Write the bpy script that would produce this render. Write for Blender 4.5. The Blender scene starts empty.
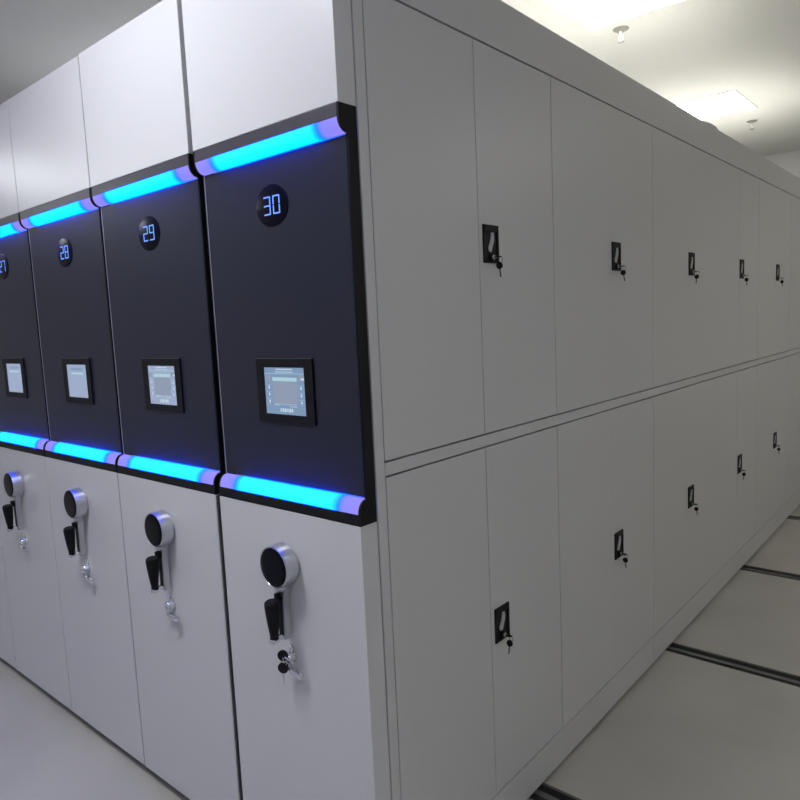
import bpy, bmesh, math, random
from mathutils import Vector, Matrix
random.seed(3)
C = bpy.context.scene.collection
PI = math.pi

# ------------------------------------------------------------------ materials
def mat(name, col, rough=.5, metal=0, spec=.5, bump=0, bscale=300, var=0, vscale=2, emit=None, estr=0, coat=0):
    m = bpy.data.materials.new(name); m.use_nodes = True
    n = m.node_tree.nodes; l = m.node_tree.links; b = n['Principled BSDF']
    b.inputs['Base Color'].default_value = (*col, 1)
    b.inputs['Roughness'].default_value = rough
    b.inputs['Metallic'].default_value = metal
    b.inputs['Specular IOR Level'].default_value = spec
    b.inputs['Coat Weight'].default_value = coat
    if emit:
        b.inputs['Emission Color'].default_value = (*emit, 1); b.inputs['Emission Strength'].default_value = estr
    if bump or var:
        tc = n.new('ShaderNodeTexCoord')
    if bump:
        t = n.new('ShaderNodeTexNoise'); t.inputs['Scale'].default_value = bscale; t.inputs['Detail'].default_value = 3
        l.new(tc.outputs['Object'], t.inputs['Vector'])
        bp = n.new('ShaderNodeBump'); bp.inputs['Strength'].default_value = bump; bp.inputs['Distance'].default_value = .002
        l.new(t.outputs['Fac'], bp.inputs['Height']); l.new(bp.outputs['Normal'], b.inputs['Normal'])
    if var:
        t = n.new('ShaderNodeTexNoise'); t.inputs['Scale'].default_value = vscale; t.inputs['Detail'].default_value = 5
        l.new(tc.outputs['Object'], t.inputs['Vector'])
        r = n.new('ShaderNodeValToRGB')
        r.color_ramp.elements[0].position = .3; r.color_ramp.elements[1].position = .7
        r.color_ramp.elements[0].color = (*[c*(1-var) for c in col], 1)
        r.color_ramp.elements[1].color = (*[min(1, c*(1+var)) for c in col], 1)
        l.new(t.outputs['Fac'], r.inputs['Fac']); l.new(r.outputs['Color'], b.inputs['Base Color'])
    return m

M = {}
M['coat'] = mat('light_grey_powder_coat', (.68, .68, .69), .31, bump=.03, bscale=500, spec=.5)
M['door'] = mat('door_powder_coat', (.64, .64, .635), .36, bump=.03, bscale=500, spec=.5)
M['gapdark'] = mat('gap_shade_and_dark_base', (.02, .02, .02), .8)
M['panel'] = mat('anthracite_panel', (.017, .019, .034), .36, spec=.42, bump=.02, bscale=700)
M['black'] = mat('black_plastic', (.006, .006, .008), .5, spec=.25)
M['hood'] = mat('dark_aluminium', (.085, .08, .095), .38, metal=.3)
M['gloss'] = mat('gloss_black', (.003, .003, .008), .28, spec=.12)
M['chrome'] = mat('chrome', (.78, .79, .82), .14, metal=1)
M['satin'] = mat('satin_chrome', (.62, .63, .66), .30, metal=1)
M['steel'] = mat('worn_rail_steel', (.20, .20, .19), .45, metal=.6, var=.15, vscale=8)
M['silver'] = mat('silver_trim', (.75, .75, .78), .3, metal=.7)
M['handle'] = mat('light_grey_lever', (.50, .50, .51), .35)
M['rubber'] = mat('black_rubber', (.006, .006, .007), .6, spec=.2)
M['gap_shade'] = mat('painted_gap_shade', (.07, .07, .08), .7)
M['wall'] = mat('white_wall_paint', (.82, .82, .81), .8, bump=.05, bscale=120)
M['ceil'] = mat('ceiling_paint', (.80, .80, .77), .85, bump=.03, bscale=90)
M['floor'] = mat('grey_beige_deck', (.49, .475, .44), .5, bump=.05, bscale=90, var=.10, vscale=1.6)
M['groove'] = mat('rail_groove', (.02, .02, .02), .6)
M['frame'] = mat('white_lamp_frame', (.8, .8, .8), .4)
M['spr'] = mat('dull_sprinkler_metal', (.38, .38, .34), .4, metal=.7)
M['sprw'] = mat('pale_sprinkler_body', (.75, .75, .7), .4)
def lampmat(name, col, s): return mat(name, (.8, .8, .8), .5, emit=col, estr=s)
M['lampB'] = lampmat('warm_lamp', (1, .975, .88), 20)
M['fill_cool'] = lampmat('cool_added_lamp', (.90, .925, 1), 13.5)
M['fill_warm'] = lampmat('warm_added_lamp', (1, .965, .89), 13)
M['lampC'] = lampmat('cool_lamp', (.93, .945, .99), 33.5)
M['digit'] = mat('blue_digit_led', (.02, .04, .1), .5, emit=(.14, .30, 1), estr=1.4)
M['scrbg'] = mat('screen_blue_grey', (.02, .02, .03), .2, emit=(.17, .26, .40), estr=1.1)
M['scrmid'] = mat('screen_mid_grey', (.02, .02, .03), .2, emit=(.25, .30, .40), estr=1)
M['scrlt'] = mat('screen_pale_cyan', (.02, .02, .03), .2, emit=(.38, .60, .66), estr=1)
M['scrwh'] = mat('screen_white', (.02, .02, .03), .2, emit=(.55, .66, .75), estr=1)
M['scrpale'] = mat('screen_pale', (.03, .03, .04), .2, emit=(.30, .37, .53), estr=1)

def led_mat(name):
    # diffuser tube with the led strip glowing behind its middle: brightness falls off near both ends
    m = bpy.data.materials.new(name); m.use_nodes = True
    n = m.node_tree.nodes; l = m.node_tree.links; b = n['Principled BSDF']
    b.inputs['Base Color'].default_value = (.04, .04, .12, 1); b.inputs['Roughness'].default_value = .6; b.inputs['Specular IOR Level'].default_value = .12
    tc = n.new('ShaderNodeTexCoord'); sp = n.new('ShaderNodeSeparateXYZ'); l.new(tc.outputs['Generated'], sp.inputs[0])
    r = n.new('ShaderNodeValToRGB'); e = r.color_ramp.elements
    viol = (.0115, .0097, .033, 1); blue = (.0, .0375, 1.0, 1)
    e[0].position = 0; e[0].color = viol
    e[1].position = 1; e[1].color = viol
    for p, c in ((.095, (.0094, .0094, .038, 1)), (.125, (.0, .010, .10, 1)), (.165, blue), (.835, blue), (.875, (.0, .010, .10, 1)), (.905, (.0094, .0094, .038, 1))):
        x = e.new(p); x.color = c
    l.new(sp.outputs['X'], r.inputs['Fac'])
    l.new(r.outputs['Color'], b.inputs['Emission Color']); b.inputs['Emission Strength'].default_value = 26
    return m
M['led'] = led_mat('cyan_led_diffuser')

# ------------------------------------------------------------------ mesh helpers
def box(bm, x0, x1, y0, y1, z0, z1, bev=0, mi=0, seg=2):
    r = bmesh.ops.create_cube(bm, size=1)
    vs = r['verts']
    for v in vs:
        v.co = Vector(((x0+x1)/2+v.co.x*(x1-x0), (y0+y1)/2+v.co.y*(y1-y0), (z0+z1)/2+v.co.z*(z1-z0)))
    fs = set(f for v in vs for f in v.link_faces)
    for f in fs: f.material_index = mi
    if bev:
        es = list(set(e for v in vs for e in v.link_edges))
        o = bmesh.ops.bevel(bm, geom=es, offset=bev, segments=seg, affect='EDGES', profile=.5)
        for f in o['faces']: f.material_index = mi
    return vs
def frame_from(axis):
    a = Vector(axis).normalized(); t = Vector((0, 0, 1)) if abs(a.z) < .9 else Vector((1, 0, 0))
    u = a.cross(t).normalized(); w = a.cross(u).normalized()
    return a, u, w
def lathe(bm, p, axis, prof, n=32, mi=0):
    """prof: list of (distance along axis, radius)"""
    a, u, w = frame_from(axis); p = Vector(p); rings = []
    for h, r in prof:
        if r < 1e-6: rings.append([bm.verts.new(p+a*h)])
        else: rings.append([bm.verts.new(p+a*h+(u*math.cos(2*PI*i/n)+w*math.sin(2*PI*i/n))*r) for i in range(n)])
    for A, B in zip(rings, rings[1:]):
        for i in range(n):
            j = (i+1) % n
            q = [A[i % len(A)], A[j % len(A)], B[j % len(B)], B[i % len(B)]]
            q = list(dict.fromkeys(q))
            if len(q) > 2:
                try: f = bm.faces.new(q); f.material_index = mi; f.smooth = True
                except ValueError: pass
def prism(bm, pts, ax, a0, a1, mi=0, bev=0):
    """extrude the polygon pts (2D) along axis ax from a0 to a1"""
    def P(q, a):
        return {0: (a, q[0], q[1]), 1: (q[0], a, q[1]), 2: (q[0], q[1], a)}[ax]
    A = [bm.verts.new(P(q, a0)) for q in pts]; B = [bm.verts.new(P(q, a1)) for q in pts]
    fs = [bm.faces.new(A), bm.faces.new(B[::-1])]
    n = len(pts)
    for i in range(n): fs.append(bm.faces.new((A[i], B[i], B[(i+1) % n], A[(i+1) % n])))
    for f in fs: f.material_index = mi
    if bev:
        es = list(set(e for f in fs[:2] for e in f.edges))
        o = bmesh.ops.bevel(bm, geom=es, offset=bev, segments=2, affect='EDGES')
        for f in o['faces']: f.material_index = mi
def tube(bm, pts, r, n=10, mi=0, closed=False):
    pts = [Vector(p) for p in pts]; rings = []
    N = len(pts)
    for i, p in enumerate(pts):
        if closed: d = pts[(i+1) % N]-pts[i-1]
        else: d = pts[min(i+1, N-1)]-pts[max(i-1, 0)]
        a, u, w = frame_from(d)
        rings.append([bm.verts.new(p+(u*math.cos(2*PI*k/n)+w*math.sin(2*PI*k/n))*r) for k in range(n)])
    pr = list(zip(rings, rings[1:]))
    if closed: pr.append((rings[-1], rings[0]))
    for A, B in pr:
        off = min(range(n), key=lambda o: sum((A[k].co-B[(k+o) % n].co).length for k in range(n)))
        for k in range(n):
            f = bm.faces.new((A[k], A[(k+1) % n], B[(k+1+off) % n], B[(k+off) % n])); f.material_index = mi; f.smooth = True
    if not closed:
        for R in (rings[0], rings[-1]):
            f = bm.faces.new(R); f.material_index = mi
def rot(vs, axis, ang, c):
    m = Matrix.Translation(c) @ Matrix.Rotation(ang, 4, axis) @ Matrix.Translation(-Vector(c))
    for v in vs: v.co = m @ v.co
def newv(bm, fn):
    before = set(bm.verts); fn(); return [v for v in bm.verts if v not in before]
def obj(name, bm, mats, parent=None, loc=None):
    bmesh.ops.recalc_face_normals(bm, faces=bm.faces)
    for e in bm.edges:
        if len(e.link_faces) == 2 and e.calc_face_angle(0) > math.radians(34): e.smooth = False
    me = bpy.data.meshes.new(name); bm.to_mesh(me); bm.free()
    for m in (mats if isinstance(mats, (list, tuple)) else [mats]): me.materials.append(m)
    o = bpy.data.objects.new(name, me); C.objects.link(o)
    if parent: o.parent = parent
    if loc: o.location = loc
    return o
def B(name, mats, fn, parent=None, loc=None):
    bm = bmesh.new(); fn(bm); return obj(name, bm, mats, parent, loc)
def thing(name, label, cat, loc=(0, 0, 0), group=None):
    o = bpy.data.objects.new(name, None); C.objects.link(o); o.location = loc; o.empty_display_size = .1
    o['label'] = label; o['category'] = cat
    if group: o['group'] = group
    return o
def struct(o): o['kind'] = 'structure'; return o

# ------------------------------------------------------------------ dimensions (metres)
ZT = 2.5867; Z1T, Z1F, Z2, Z3, Z4F, Z4B = 2.1566, 2.1250, 2.0933, 1.2290, 1.1948, 1.1651
R_ = .0267; D = .059; YD = .0973; S = .9; NS = 7
MU, ML = 1.3067, 1.2708; ZDT, ZFT, ZK = 2.4394, 2.5843, .1411
LEN = YD+NS*S+.04
H = 3.15

# ------------------------------------------------------------------ end panel of one carriage, local x in [-W, 0]
def quarter(cy, cz, r, a0, a1, n=10, rz=None):
    rz = rz or r
    return [(cy+r*math.cos(a0+(a1-a0)*i/n), cz+rz*math.sin(a0+(a1-a0)*i/n)) for i in range(n+1)]

SEG = {'0': 'abcdef', '2': 'abged', '3': 'abgcd', '6': 'afgedc', '7': 'abc', '8': 'abcdefg', '9': 'abcdfg'}
def digit(bm, ch, x, z, w, h, y, t=.0034):
    g = .0012; hz = h/2
    segs = {'a': (x+g, x+w-g, z+h-t, z+h), 'd': (x+g, x+w-g, z, z+t), 'g': (x+g, x+w-g, z+hz-t/2, z+hz+t/2),
            'b': (x+w-t, x+w, z+hz+g, z+h-g), 'c': (x+w-t, x+w, z+g, z+hz-g),
            'f': (x, x+t, z+hz+g, z+h-g), 'e': (x, x+t, z+g, z+hz-g)}
    for s in SEG[ch]:
        a, b, c, d = segs[s]; box(bm, a, b, y-.0008, y, c, d)

def end_panel(root, W, num, dz=0, screen='full', keys=False, full=True):
    xl, xr, xc = -W+.0015, -.0015, -W/2
    B('upper_panel', M['coat'], lambda bm: box(bm, xl, xr, 0, D, Z1T, ZT+dz, .001), root)
    B('lower_panel', M['coat'], lambda bm: box(bm, xl, xr, 0, D, .045, Z4B, .001), root)
    # dark control panel: recessed face plus end caps that follow the two light bars
    def panel(bm):
        box(bm, xl+.004, xr-.003, R_, D, Z2-.004, Z3+.004, 0)
        for a, b in ((xl, xl+.006), (xr-.006, xr)):
            prof = [(D, Z4B+.0005), (0, Z4B+.0005), (0, Z4F)] + quarter(R_, Z4F, R_, PI, PI/2, 10, Z3-Z4F) \
                + quarter(R_, Z1F, R_, -PI/2, -PI, 10, Z1F-Z2) + [(0, Z1T-.0005), (D, Z1T-.0005)]
            prism(bm, prof, 0, a, b, mi=1)
    B('control_panel', [M['panel'], M['black']], panel, root)
    B('edge_trim', M['silver'], lambda bm: box(bm, xl+.0058, xl+.0078, R_-.001, R_+.004, Z3+.002, Z2-.002), root)
    # hood (upper) and sill (lower) strips of dark aluminium
    def bar(bm, up):
        # tapered lens: quarter round in section
        if up: prof = [(R_+.004, Z1F)] + quarter(R_, Z1F, R_-.0006, -PI, -PI/2, 12, Z1F-Z2) + [(R_+.004, Z2)]
        else: prof = [(R_+.004, Z4F)] + quarter(R_, Z4F, R_-.0006, PI, PI/2, 12, Z3-Z4F) + [(R_+.004, Z3)]
        prism(bm, prof, 0, xl+.0062, xr-.0062)
        for f in bm.faces:
            if abs(f.normal.x) < .5: f.smooth = True
    for up in (1, 0):
        lb = B('light_bar', M['led'], lambda bm: bar(bm, up), root)
        if up:
            B('light_hood', M['hood'], lambda bm: box(bm, xl+.0062, xr-.0062, 0, D-.01, Z1F, Z1T-.0005, .0015), lb)
        else:
            B('light_sill', M['black'], lambda bm: box(bm, xl+.0062, xr-.0062, 0, D-.01, Z4B+.0005, Z4F, .0015), lb)
    # round number display
    nx, nz = xc+.006, 1.969
    def disc(bm):
        lathe(bm, (nx, R_, nz), (0, -1, 0), [(0, .0535), (.0015, .0535), (.0022, .0515), (.0022, 0)], 48)
        for v in bm.verts: v.co.x = nx+(v.co.x-nx)*1.20
    nd = B('number_display', [M['gloss']], disc, root)
    def digs(bm):
        digit(bm, num[0], nx-.031, nz-.023, .027, .047, R_-.0022); digit(bm, num[1], nx+.006, nz-.023, .027, .047, R_-.0022)
    dg = B('digits', M['digit'], digs, nd); dg['label'] = 'glowing blue digits reading ' + num
    # touch screen
    sx0, sx1, sz0, sz1 = xc-.100, xc+.127, 1.401, 1.572
    def sframe(bm):
        y0, y1 = R_-.006, R_
        a0, a1, b0, b1 = sx0+.03, sx1-.032, sz0+.022, sz1-.023
        for q in ((sx0, sx1, b1, sz1), (sx0, sx1, sz0, b0), (sx0, a0, b0, b1), (a1, sx1, b0, b1)):
            box(bm, q[0], q[1], y0, y1, q[2], q[3])
        box(bm, sx0, sx1, R_-.0015, R_, sz0, sz1)
        box(bm, sx0, sx1, R_-.0068, R_-.001, sz1, sz1+.0016, 0, 1)  # lighter strip painting the highlight on the frame's top bevel
    ts = B('touchscreen', [M['black'], M['hood']], sframe, root)
    def scr(bm):
        a0, a1, b0, b1 = sx0+.03, sx1-.032, sz0+.022, sz1-.023
        w, h = a1-a0, b1-b0; y = R_-.0025
        def rc(u0, u1, v0, v1, mi, e=.0004): box(bm, a0+u0*w, a0+u1*w, y-e, y, b0+v0*h, b0+v1*h, 0, mi)
        if screen == 'pale':
            rc(0, 1, 0, 1, 4, .0002); rc(.22, .8, .70, .76, 2); rc(0, 1, .0, .03, 1); rc(.2, .78, .82, .9, 0)
            return
        rc(0, 1, 0, 1, 0 if screen == 'full' else 4, .0002)
        rc(.2, .8, .24, .70, 1)                         # central field
        rc(.2, .8, .71, .79, 2)                         # pale cyan caption bar
        rc(.3, .7, .95, .97, 3, .0005); rc(.28, .72, .895, .915, 2); rc(.0, 1, .865, .875, 2)
        for v in (.62, .47, .32):
            for u in (.04, .83):
                rc(u, u+.13, v, v+.004, 3); rc(u, u+.13, v-.12, v-.116, 1); rc(u+.05, u+.08, v-.08, v-.02, 3, .0006)
        rc(.02, .14, .70, .82, 1); rc(.84, .98, .72, .84, 1); rc(.9, .98, .74, .78, 3, .0006)
        rc(.22, .78, .215, .222, 3); rc(.22, .34, .19, .2, 3); rc(.6, .78, .17, .18, 3); rc(0, .14, .2, .205, 3)
        for k in range(6): rc(.36+k*.055, .395+k*.055, .05+.01*(k % 2), .13, 3 if k % 3 else 2, .0006)
        rc(.02, .12, .04, .07, 1)
    sg = B('screen', [M['scrbg'], M['scrmid'], M['scrlt'], M['scrwh'], M['scrpale']], scr, ts)
    sg['label'] = 'lit blue-grey display of the touchscreen'
    # crank handle
    hz, hy = 1.018, -.046
    def hub(bm):
        lathe(bm, (xc, 0, hz), (0, -1, 0), [(0, .050), (.006, .050), (.006, .0575), (.008, .0588), (.040, .0580), (.0455, .0565), (.0465, .0545), (.0445, .053), (.0445, 0)], 64)
    cr = B('crank_handle', M['satin'], hub, root)
    B('hub_cap', M['gloss'], lambda bm: lathe(bm, (xc, -.0440, hz), (0, -1, 0), [(0, .0528), (.0020, .0528), (.0038, .050), (.0045, .040), (.0050, 0)], 64), cr)
    def arm(bm):
        # flat arm flaring into the hub, rounded at its lower end
        pts = [(xc-.034, hz-.040), (xc-.020, hz-.062), (xc-.014, hz-.085), (xc-.0125, hz-.19)]
        end = [(xc+.0125*math.cos(a), .820+.0125*math.sin(a)) for a in [PI+PI*i/8 for i in range(9)]]
        rt = [(xc+.0125, hz-.19), (xc+.014, hz-.085), (xc+.020, hz-.062), (xc+.034, hz-.040)]
        prism(bm, pts[:-1]+end+rt[1:], 1, -.010, -.031, bev=.002)
    B('crank_arm', M['satin'], arm, cr)
    def inlay(bm):
        prism(bm, [(xc-.009, hz-.082), (xc-.0085, .822), (xc+.0085, .822), (xc+.009, hz-.082)], 1, -.0305, -.0325)
        box(bm, xc-.006, xc+.006, -.046, -.031, .920, .945, .002)
    B('arm_inlay', M['black'], inlay, cr)
    def piv(bm):
        lathe(bm, (xc, -.029, .822), (0, -1, 0), [(0, .0085), (.030, .0085), (.032, .007), (.032, 0)], 20)
        box(bm, xc-.010, xc+.010, -.070, -.048, .812, .826, .003)
    B('grip_pivot', M['chrome'], piv, cr)
    def grip(bm):
        p = Vector((xc, -.057, .822)); ax = Vector((.035, -.04, 1)).normalized()
        lathe(bm, p, ax, [(0, 0), (0, .0115), (.004, .0125), (.008, .011), (.012, .0125), (.016, .011), (.020, .013), (.045, .0160), (.075, .0190), (.098, .0205), (.106, .0195), (.110, .015), (.111, 0)], 28)
    B('grip', M['rubber'], grip, cr)
    # cam lock with chrome wing lever below the crank
    lz = .752
    def lock(bm):
        lathe(bm, (xc, 0, lz), (0, -1, 0), [(0, .019), (.004, .019), (.006, .016), (.020, .0155), (.0225, .014), (.0225, .009), (.0205, .0085), (.0205, 0)], 32)
        vs = newv(bm, lambda: box(bm, xc+.012, xc+.060, -.026, -.010, lz-.040, lz-.022, .005, seg=3))
        rot(vs, 'Y', math.radians(3), (xc, -.02, lz-.026))
        box(bm, xc-.010, xc+.009, -.024, -.008, lz-.034, lz-.008, .004)
        if keys:
            box(bm, xc-.002, xc+.002, -.034, -.018, lz-.008, lz+.008, .0005)
        lathe(bm, (xc+.004, 0, lz+.024), (0, -1, 0), [(0, .009), (.008, .009), (.010, .007), (.010, 0)], 20)
    lk = B('cam_lock', M['chrome'], lock, root)
    if keys:
        def kk(bm):
            for px, pz, a in ((-.004, .012, .5), (-.006, -.024, 0)):
                lathe(bm, (xc+px, -.028, lz+pz), (.45, -1, 0), [(0, 0), (0, .0145), (.001, .0155), (.006, .0155), (.007, .0145), (.007, 0)], 28)
                c = Vector((xc+px, -.031, lz+pz))
                def bl():
                    box(bm, c.x-.003, c.x+.003, -.033, -.030, c.z-.046, c.z-.010, .0005, 1)
                vs = newv(bm, bl); rot(vs, 'Y', -a, c) if a == 0 else rot(vs, 'Y', -1.4, c)
            pts = [(xc-.004+.012*math.cos(t), -.029, lz-.007+.012*math.sin(t)) for t in [2*PI*i/20 for i in range(20)]]
            tube(bm, pts, .0010, 6, 1, True)
        k = B('key_ring', [M['black'], M['chrome']], kk, lk); k['label'] = 'two black-headed keys on a ring in the lock'

GRP = 'row of motorised mobile shelving carriages'
def carriage(num, x, W, label, dz=0, screen='full', keys=False):
    t = thing('mobile_cabinet', label, 'cabinet', (x, 0, 0), GRP)
    end_panel(t, W, num, dz, screen, keys)
    def carc(bm):
        if num == '30':
            box(bm, -W+.002, -.022, D+.003, LEN, .09, ZFT-.004)
            box(bm, -.0225, -.0215, D+.004, LEN-.001, .10, ZFT-.01, 0, 1)  # dark sheet that puts the shade of the door gaps into colour
        else: box(bm, -W+.002, -.002, D+.003, LEN, .09, ZFT-.002+dz, .002)
    B('carcass', [M['coat'], M['gapdark']], carc, t)
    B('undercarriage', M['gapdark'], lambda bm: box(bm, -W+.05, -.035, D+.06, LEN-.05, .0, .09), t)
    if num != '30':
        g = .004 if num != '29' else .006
        B('gap_shade_strip', M['gap_shade'], lambda bm: box(bm, -.0015, g-.0015, .003, D-.002, .06, Z4B-.002), t)  # dark strips painting the shade in the gaps between cabinets
        if num != '29': B('gap_shade_strip', M['gap_shade'], lambda bm: box(bm, -.0015, g-.0015, .003, D-.002, Z1T+.002, ZT+dz-.002), t)
    return t

c30 = carriage('30', 0, .5853, 'light grey corner cabinet with blue display reading 30 and a long side of locked doors', 0, 'full', True)
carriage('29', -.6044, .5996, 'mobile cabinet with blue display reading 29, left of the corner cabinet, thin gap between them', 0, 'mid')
carriage('28', -1.2080, .6082, 'mobile cabinet with blue display reading 28 above a plain pale touchscreen', -.003, 'pale')
carriage('27', -1.8202, .6036, 'mobile cabinet left of the one reading 28, its front cut by the picture edge', -.003, 'pale')
carriage('26', -2.4278, .6000, 'farthest-left mobile cabinet, only a sliver of its grey front in the lower left corner', -.003, 'pale')

# --- the long door side of the corner cabinet
def framing(bm):
    T = -.021
    box(bm, T, 0, D+.004, YD-.002, .016, ZFT, .0012)                     # front stile
    box(bm, T, 0, YD+NS*S+.002, LEN, .016, ZFT, .0012)                    # far stile
    box(bm, T, 0, YD, YD+NS*S, ML+.0012, MU-.0012, .001)              # middle rail
B('door_frame', M['door'], framing, c30)
B('top_fascia', M['door'], lambda bm: box(bm, -.5833, .0, YD, YD+NS*S, ZDT+.0022, ZFT, .0012), c30)
for k in range(0, NS, 2):
    B('kick_plate', M['door'], lambda bm: box(bm, -.021, 0, YD+k*S+.0008, YD+min(k+2, NS)*S-.0008, .016, ZK-.0012, .001), c30)
def cover(bm):
    pr = [(2.62, ZFT), (2.63, ZFT+.005), (2.67, ZFT+.011), (2.74, ZFT+.014), (2.81, ZFT+.013), (2.835, ZFT+.010), (2.84, ZFT)]
    prism(bm, pr, 0, -.10, -.004, bev=.002)
cc = B('cable_cover', M['door'], cover, c30); cc['label'] = 'low rounded grey cover on the top edge'

def lock_plate_bm(bm):
    # local: y along the door, z up, x out of the door; origin at plate centre
    w, h = .0405, .0555
    t = .005
    for q in ((-w, w, h-.020, h), (-w, w, -h, -h+.006), (-w, -w+.009, -h, h), (w-.009, w, -h, h)):
        box(bm, -.001, t, q[0], q[1], q[2], q[3], .0012)
    box(bm, -.001, .0012, -w, w, -h, h)
    lathe(bm, (0, .002, -.039), (1, 0, 0), [(0, .0125), (.006, .0125), (.0075, .0105), (.0075, 0)], 24)
def lever_bm(bm):
    # S shaped silver paddle seen in the plate
    cen = [(.007, .034, .006), (.008, .022, .0085), (.005, .008, .0095), (-.004, -.006, .0105), (-.008, -.016, .0095), (-.006, -.023, .006)]
    L = [(y-w, z) for y, z, w in cen]; Rr = [(y+w, z) for y, z, w in cen]
    prism(bm, L+Rr[::-1], 0, .001, .0045, bev=.0008)
def lockcyl_bm(bm):
    lathe(bm, (.0075, .002, -.039), (1, 0, 0), [(0, .0072), (.003, .0072), (.004, .006), (.004, 0)], 24)
def key_bm(bm, ang):
    # key standing in the lock and a second one hanging from the ring
    box(bm, .0105, .020, -.001, .001+.002, -.043, -.035, .0004, 1)
    lathe(bm, (.022, .003, -.039), (0, 0, 1), [(-.0015, 0), (-.0015, .008), (.0015, .008), (.0015, 0)], 20)
    box(bm, .016, .034, -.002, .008, -.0405, -.0375, .001)
    pts = [(.031+.006*math.cos(t), .005, -.047+.010*math.sin(t)) for t in [2*PI*i/16 for i in range(16)]]
    tube(bm, pts, .0009, 6, 1, True)
    def hang():
        lathe(bm, (.026, .0015, -.064), (0, 1, 0), [(0, 0), (0, .0095), (.001, .0105), (.005, .0105), (.006, .0095), (.006, 0)], 24)
        box(bm, .0235, .0285, .003, .0055, -.098, -.072, .0005, 1)
    vs = newv(bm, hang); rot(vs, 'X', ang, (.031, .005, -.056)); rot(vs, 'Y', -ang*.5, (.031, .005, -.056))

bm = bmesh.new(); lock_plate_bm(bm); P0 = obj('lock_plate', bm, M['black'])
bm = bmesh.new(); lever_bm(bm); L0 = obj('lever', bm, M['handle'])
bm = bmesh.new(); lockcyl_bm(bm); Y0 = obj('lock_cylinder', bm, M['chrome'])
K0 = []
for a in (.10, -.12, .22):
    bm = bmesh.new(); key_bm(bm, a); K0.append(obj('key', bm, [M['black'], M['steel']]))
used = set()
def put(src, parent, loc):
    if src.name not in used: used.add(src.name); o = src
    else: o = src.copy(); C.objects.link(o)
    o.parent = parent; o.location = loc; return o
def door_bm(w, h, bev):
    bm = bmesh.new(); box(bm, -.019, 0, 0, w, 0, h, bev); return bm
GV = .0016; GH = .0036
proto = {}
tight = {1.5, 2.5, 3, 4.5, 5.5, 6.5}          # seams where neighbouring doors close up tight
for zi, (z0, z1, lz) in enumerate(((MU, ZDT, 1.8715), (ZK, ML, .6965))):
    for k in range(NS):
        for s in (0, 1):
            y0 = YD+(k+.5*s)*S
            ga = .0002 if k+.5*s in tight else GV
            gb = .0002 if k+.5*s+.5 in tight else GV
            q = (zi, ga, gb)
            if q not in proto: d = proto[q] = obj('cabinet_door', door_bm(S/2-ga-gb, z1-z0-2*GH, .0002 if ga+gb < .003 else .0012), M['door'])
            else: d = proto[q].copy(); C.objects.link(d)
            d.parent = c30; d.location = (0, y0+ga, z0+GH)
            if s:
                c = (.0, .0596-ga, lz-z0-GH)
                put(P0, d, c); put(L0, d, c); put(Y0, d, c)
                put(K0[(k*2+zi) % 3], d, c)

# ------------------------------------------------------------------ setting
X0, X1, YB, YF = -9.0, 3.6, -4.2, 6.76
rails = [.81, 2.12, 3.43, 4.74, 6.05]
def floor_bm(bm):
    prof = [YB]; pts = [(YB, 0)]
    for r in rails:
        g = .052
        pts += [(r-g, 0), (r-g, -.030), (r+g, -.030), (r+g, 0)]
    pts += [(YF, 0)]
    A = [bm.verts.new((X0, y, z)) for y, z in pts]; Bv = [bm.verts.new((X1, y, z)) for y, z in pts]
    for i in range(len(pts)-1):
        f = bm.faces.new((A[i], A[i+1], Bv[i+1], Bv[i])); f.material_index = 1 if (i % 4) else 0
fl = struct(B('floor', [M['floor'], M['groove']], floor_bm))
def rail_bm(bm):
    box(bm, X0, X1-.01, -.013, .013, -.030, -.004, .001)
    for s in (-1, 1):
        a, b = sorted((s*.0515, s*.044)); box(bm, X0, X1-.01, a, b, -.030, -.001, .0008)
r0 = None
for i, (y, lab) in enumerate(zip(rails, ('steel floor rail nearest the cabinet corner, running out under the door side', 'steel floor rail in a dark groove, the nearer of the two seen in the aisle',
                       'steel floor rail in a dark groove, the farther of the two seen in the aisle', 'steel floor rail next beyond the farther one seen in the aisle', 'steel floor rail nearest the far wall'))):
    if r0 is None: r0 = o = B('floor_rail', M['steel'], rail_bm)
    else: o = r0.copy(); C.objects.link(o)
    o.location = (0, y, 0); o['label'] = lab; o['category'] = 'rail'; o['group'] = 'rails sunk in the floor'
struct(B('ceiling', M['ceil'], lambda bm: box(bm, X0, X1, YB, YF, H, H+.1)))
struct(B('wall_back', M['wall'], lambda bm: box(bm, X0, X1, YF, YF+.1, -.03, H)))
struct(B('wall_front', M['wall'], lambda bm: box(bm, X0, X1, YB-.1, YB, -.03, H)))
struct(B('wall_right', M['wall'], lambda bm: box(bm, X1, X1+.1, YB, YF, -.03, H)))
struct(B('wall_left', M['wall'], lambda bm: box(bm, X0-.1, X0, YB, YF, -.03, H)))

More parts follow.
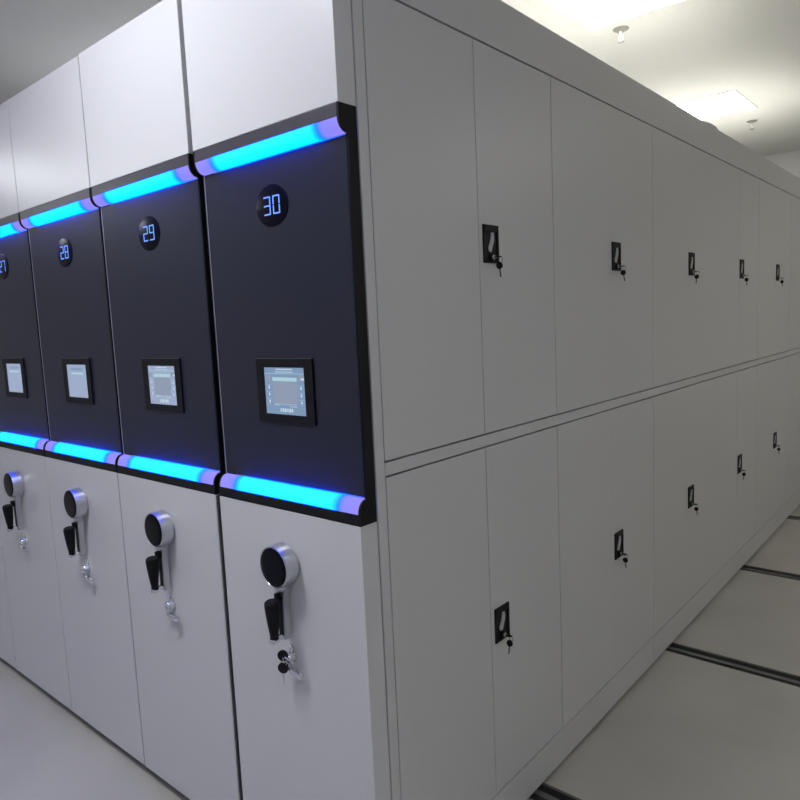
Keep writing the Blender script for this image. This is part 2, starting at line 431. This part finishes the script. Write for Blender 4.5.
def lamp(x, y, m, label):
    t = thing('ceiling_light', label, 'light', (x, y, H), 'square panel lights in the ceiling')
    def fr(bm):
        for q in ((-.3, .3, .294, .3), (-.3, .3, -.3, -.294), (-.3, -.294, -.294, .294), (.294, .3, -.294, .294)):
            box(bm, q[0], q[1], q[2], q[3], -.007, .0, .001)
    B('lamp_frame', M['frame'], fr, t)
    B('diffuser', m, lambda bm: box(bm, -.294, .294, -.294, .294, -.0065, -.001), t)
lamp(-.58, 4.50, M['lampB'], 'square white ceiling panel light half hidden by the cabinet top, farther of two in view')
lamp(-.24, 2.18, M['lampB'], 'square white ceiling panel light nearest the camera, at the top of the picture')
for x, y, lab in ((-.70, -.95, 'square ceiling panel light above the aisle in front of the control panels'),
                  (-5.6, -1.50, 'square ceiling panel light far along the aisle to the left'),
                  (1.9, -.95, 'added unseen ceiling panel light above the near end of the door side aisle')):  # this last lamp is an unseen addition to brighten doors and floor
    lamp(x, y, M['lampC'] if x < 1 else M['fill_cool'], lab)
lamp(-2.9, 1.55, M['fill_cool'], 'added unseen ceiling panel light over the cabinets at the left')  # lamp added out of view to lift the left part of the ceiling
lamp(-2.9, 4.50, M['lampB'], 'added unseen ceiling panel light over the cabinets, far left')  # unseen extra lamp brightening the far ceiling and wall
lamp(2.4, 4.30, M['fill_warm'], 'added unseen ceiling panel light above the far end of the door side aisle')  # fill lamp put in out of view for the far doors and floor

def sprinkler(x, y, label):
    t = thing('ceiling_sprinkler', label, 'sprinkler', (x, y, H), 'ceiling sprinkler heads')
    B('escutcheon', M['spr'], lambda bm: lathe(bm, (0, 0, 0), (0, 0, -1), [(0, .042), (.003, .042), (.010, .030), (.013, .016), (.013, 0)], 32), t)
    def body(bm):
        lathe(bm, (0, 0, -.012), (0, 0, -1), [(0, .011), (.014, .011), (.018, .007), (.020, 0)], 20)
        for s in (-1, 1): tube(bm, [(s*.009, 0, -.028), (s*.013, 0, -.040), (s*.009, 0, -.056), (0, 0, -.064)], .0022, 8)
        lathe(bm, (0, 0, -.030), (0, 0, -1), [(0, .003), (.032, .003), (.032, 0)], 12)
    B('sprinkler_body', M['sprw'], body, t)
    B('deflector', M['spr'], lambda bm: lathe(bm, (0, 0, -.064), (0, 0, -1), [(0, 0), (0, .017), (.002, .017), (.003, 0)], 24), t)
sprinkler(-.415, 5.19, 'small ceiling sprinkler head beyond the square light, near the far wall')
sprinkler(-.425, 2.59, 'small ceiling sprinkler head beside the nearest square light')

# ------------------------------------------------------------------ camera
cam = bpy.data.cameras.new('camera'); co = bpy.data.objects.new('camera', cam); C.objects.link(co)
yaw, pitch, roll = .71417, -.11434, -.04582
f = Vector((-math.sin(yaw)*math.cos(pitch), math.cos(yaw)*math.cos(pitch), math.sin(pitch)))
r = Vector((math.cos(yaw), math.sin(yaw), 0)); u = r.cross(f)
r2 = r*math.cos(roll)+u*math.sin(roll); u2 = -r*math.sin(roll)+u*math.cos(roll)
m = Matrix((r2, u2, -f)).transposed().to_4x4(); m.translation = (1.13867, -1.14808, 1.65671)
co.matrix_world = m
cam.sensor_width = 36; cam.lens = 685.2*36/800; cam.clip_start = .05
bpy.context.scene.camera = co

w = bpy.data.worlds.new('world'); bpy.context.scene.world = w; w.use_nodes = True
w.node_tree.nodes['Background'].inputs['Color'].default_value = (.5, .55, .6, 1)
w.node_tree.nodes['Background'].inputs['Strength'].default_value = .0
vs_ = bpy.context.scene.view_settings
vs_.view_transform = 'Standard'; vs_.look = 'None'; vs_.gamma = 1; vs_.use_curve_mapping = False
vs_.exposure = 0.0
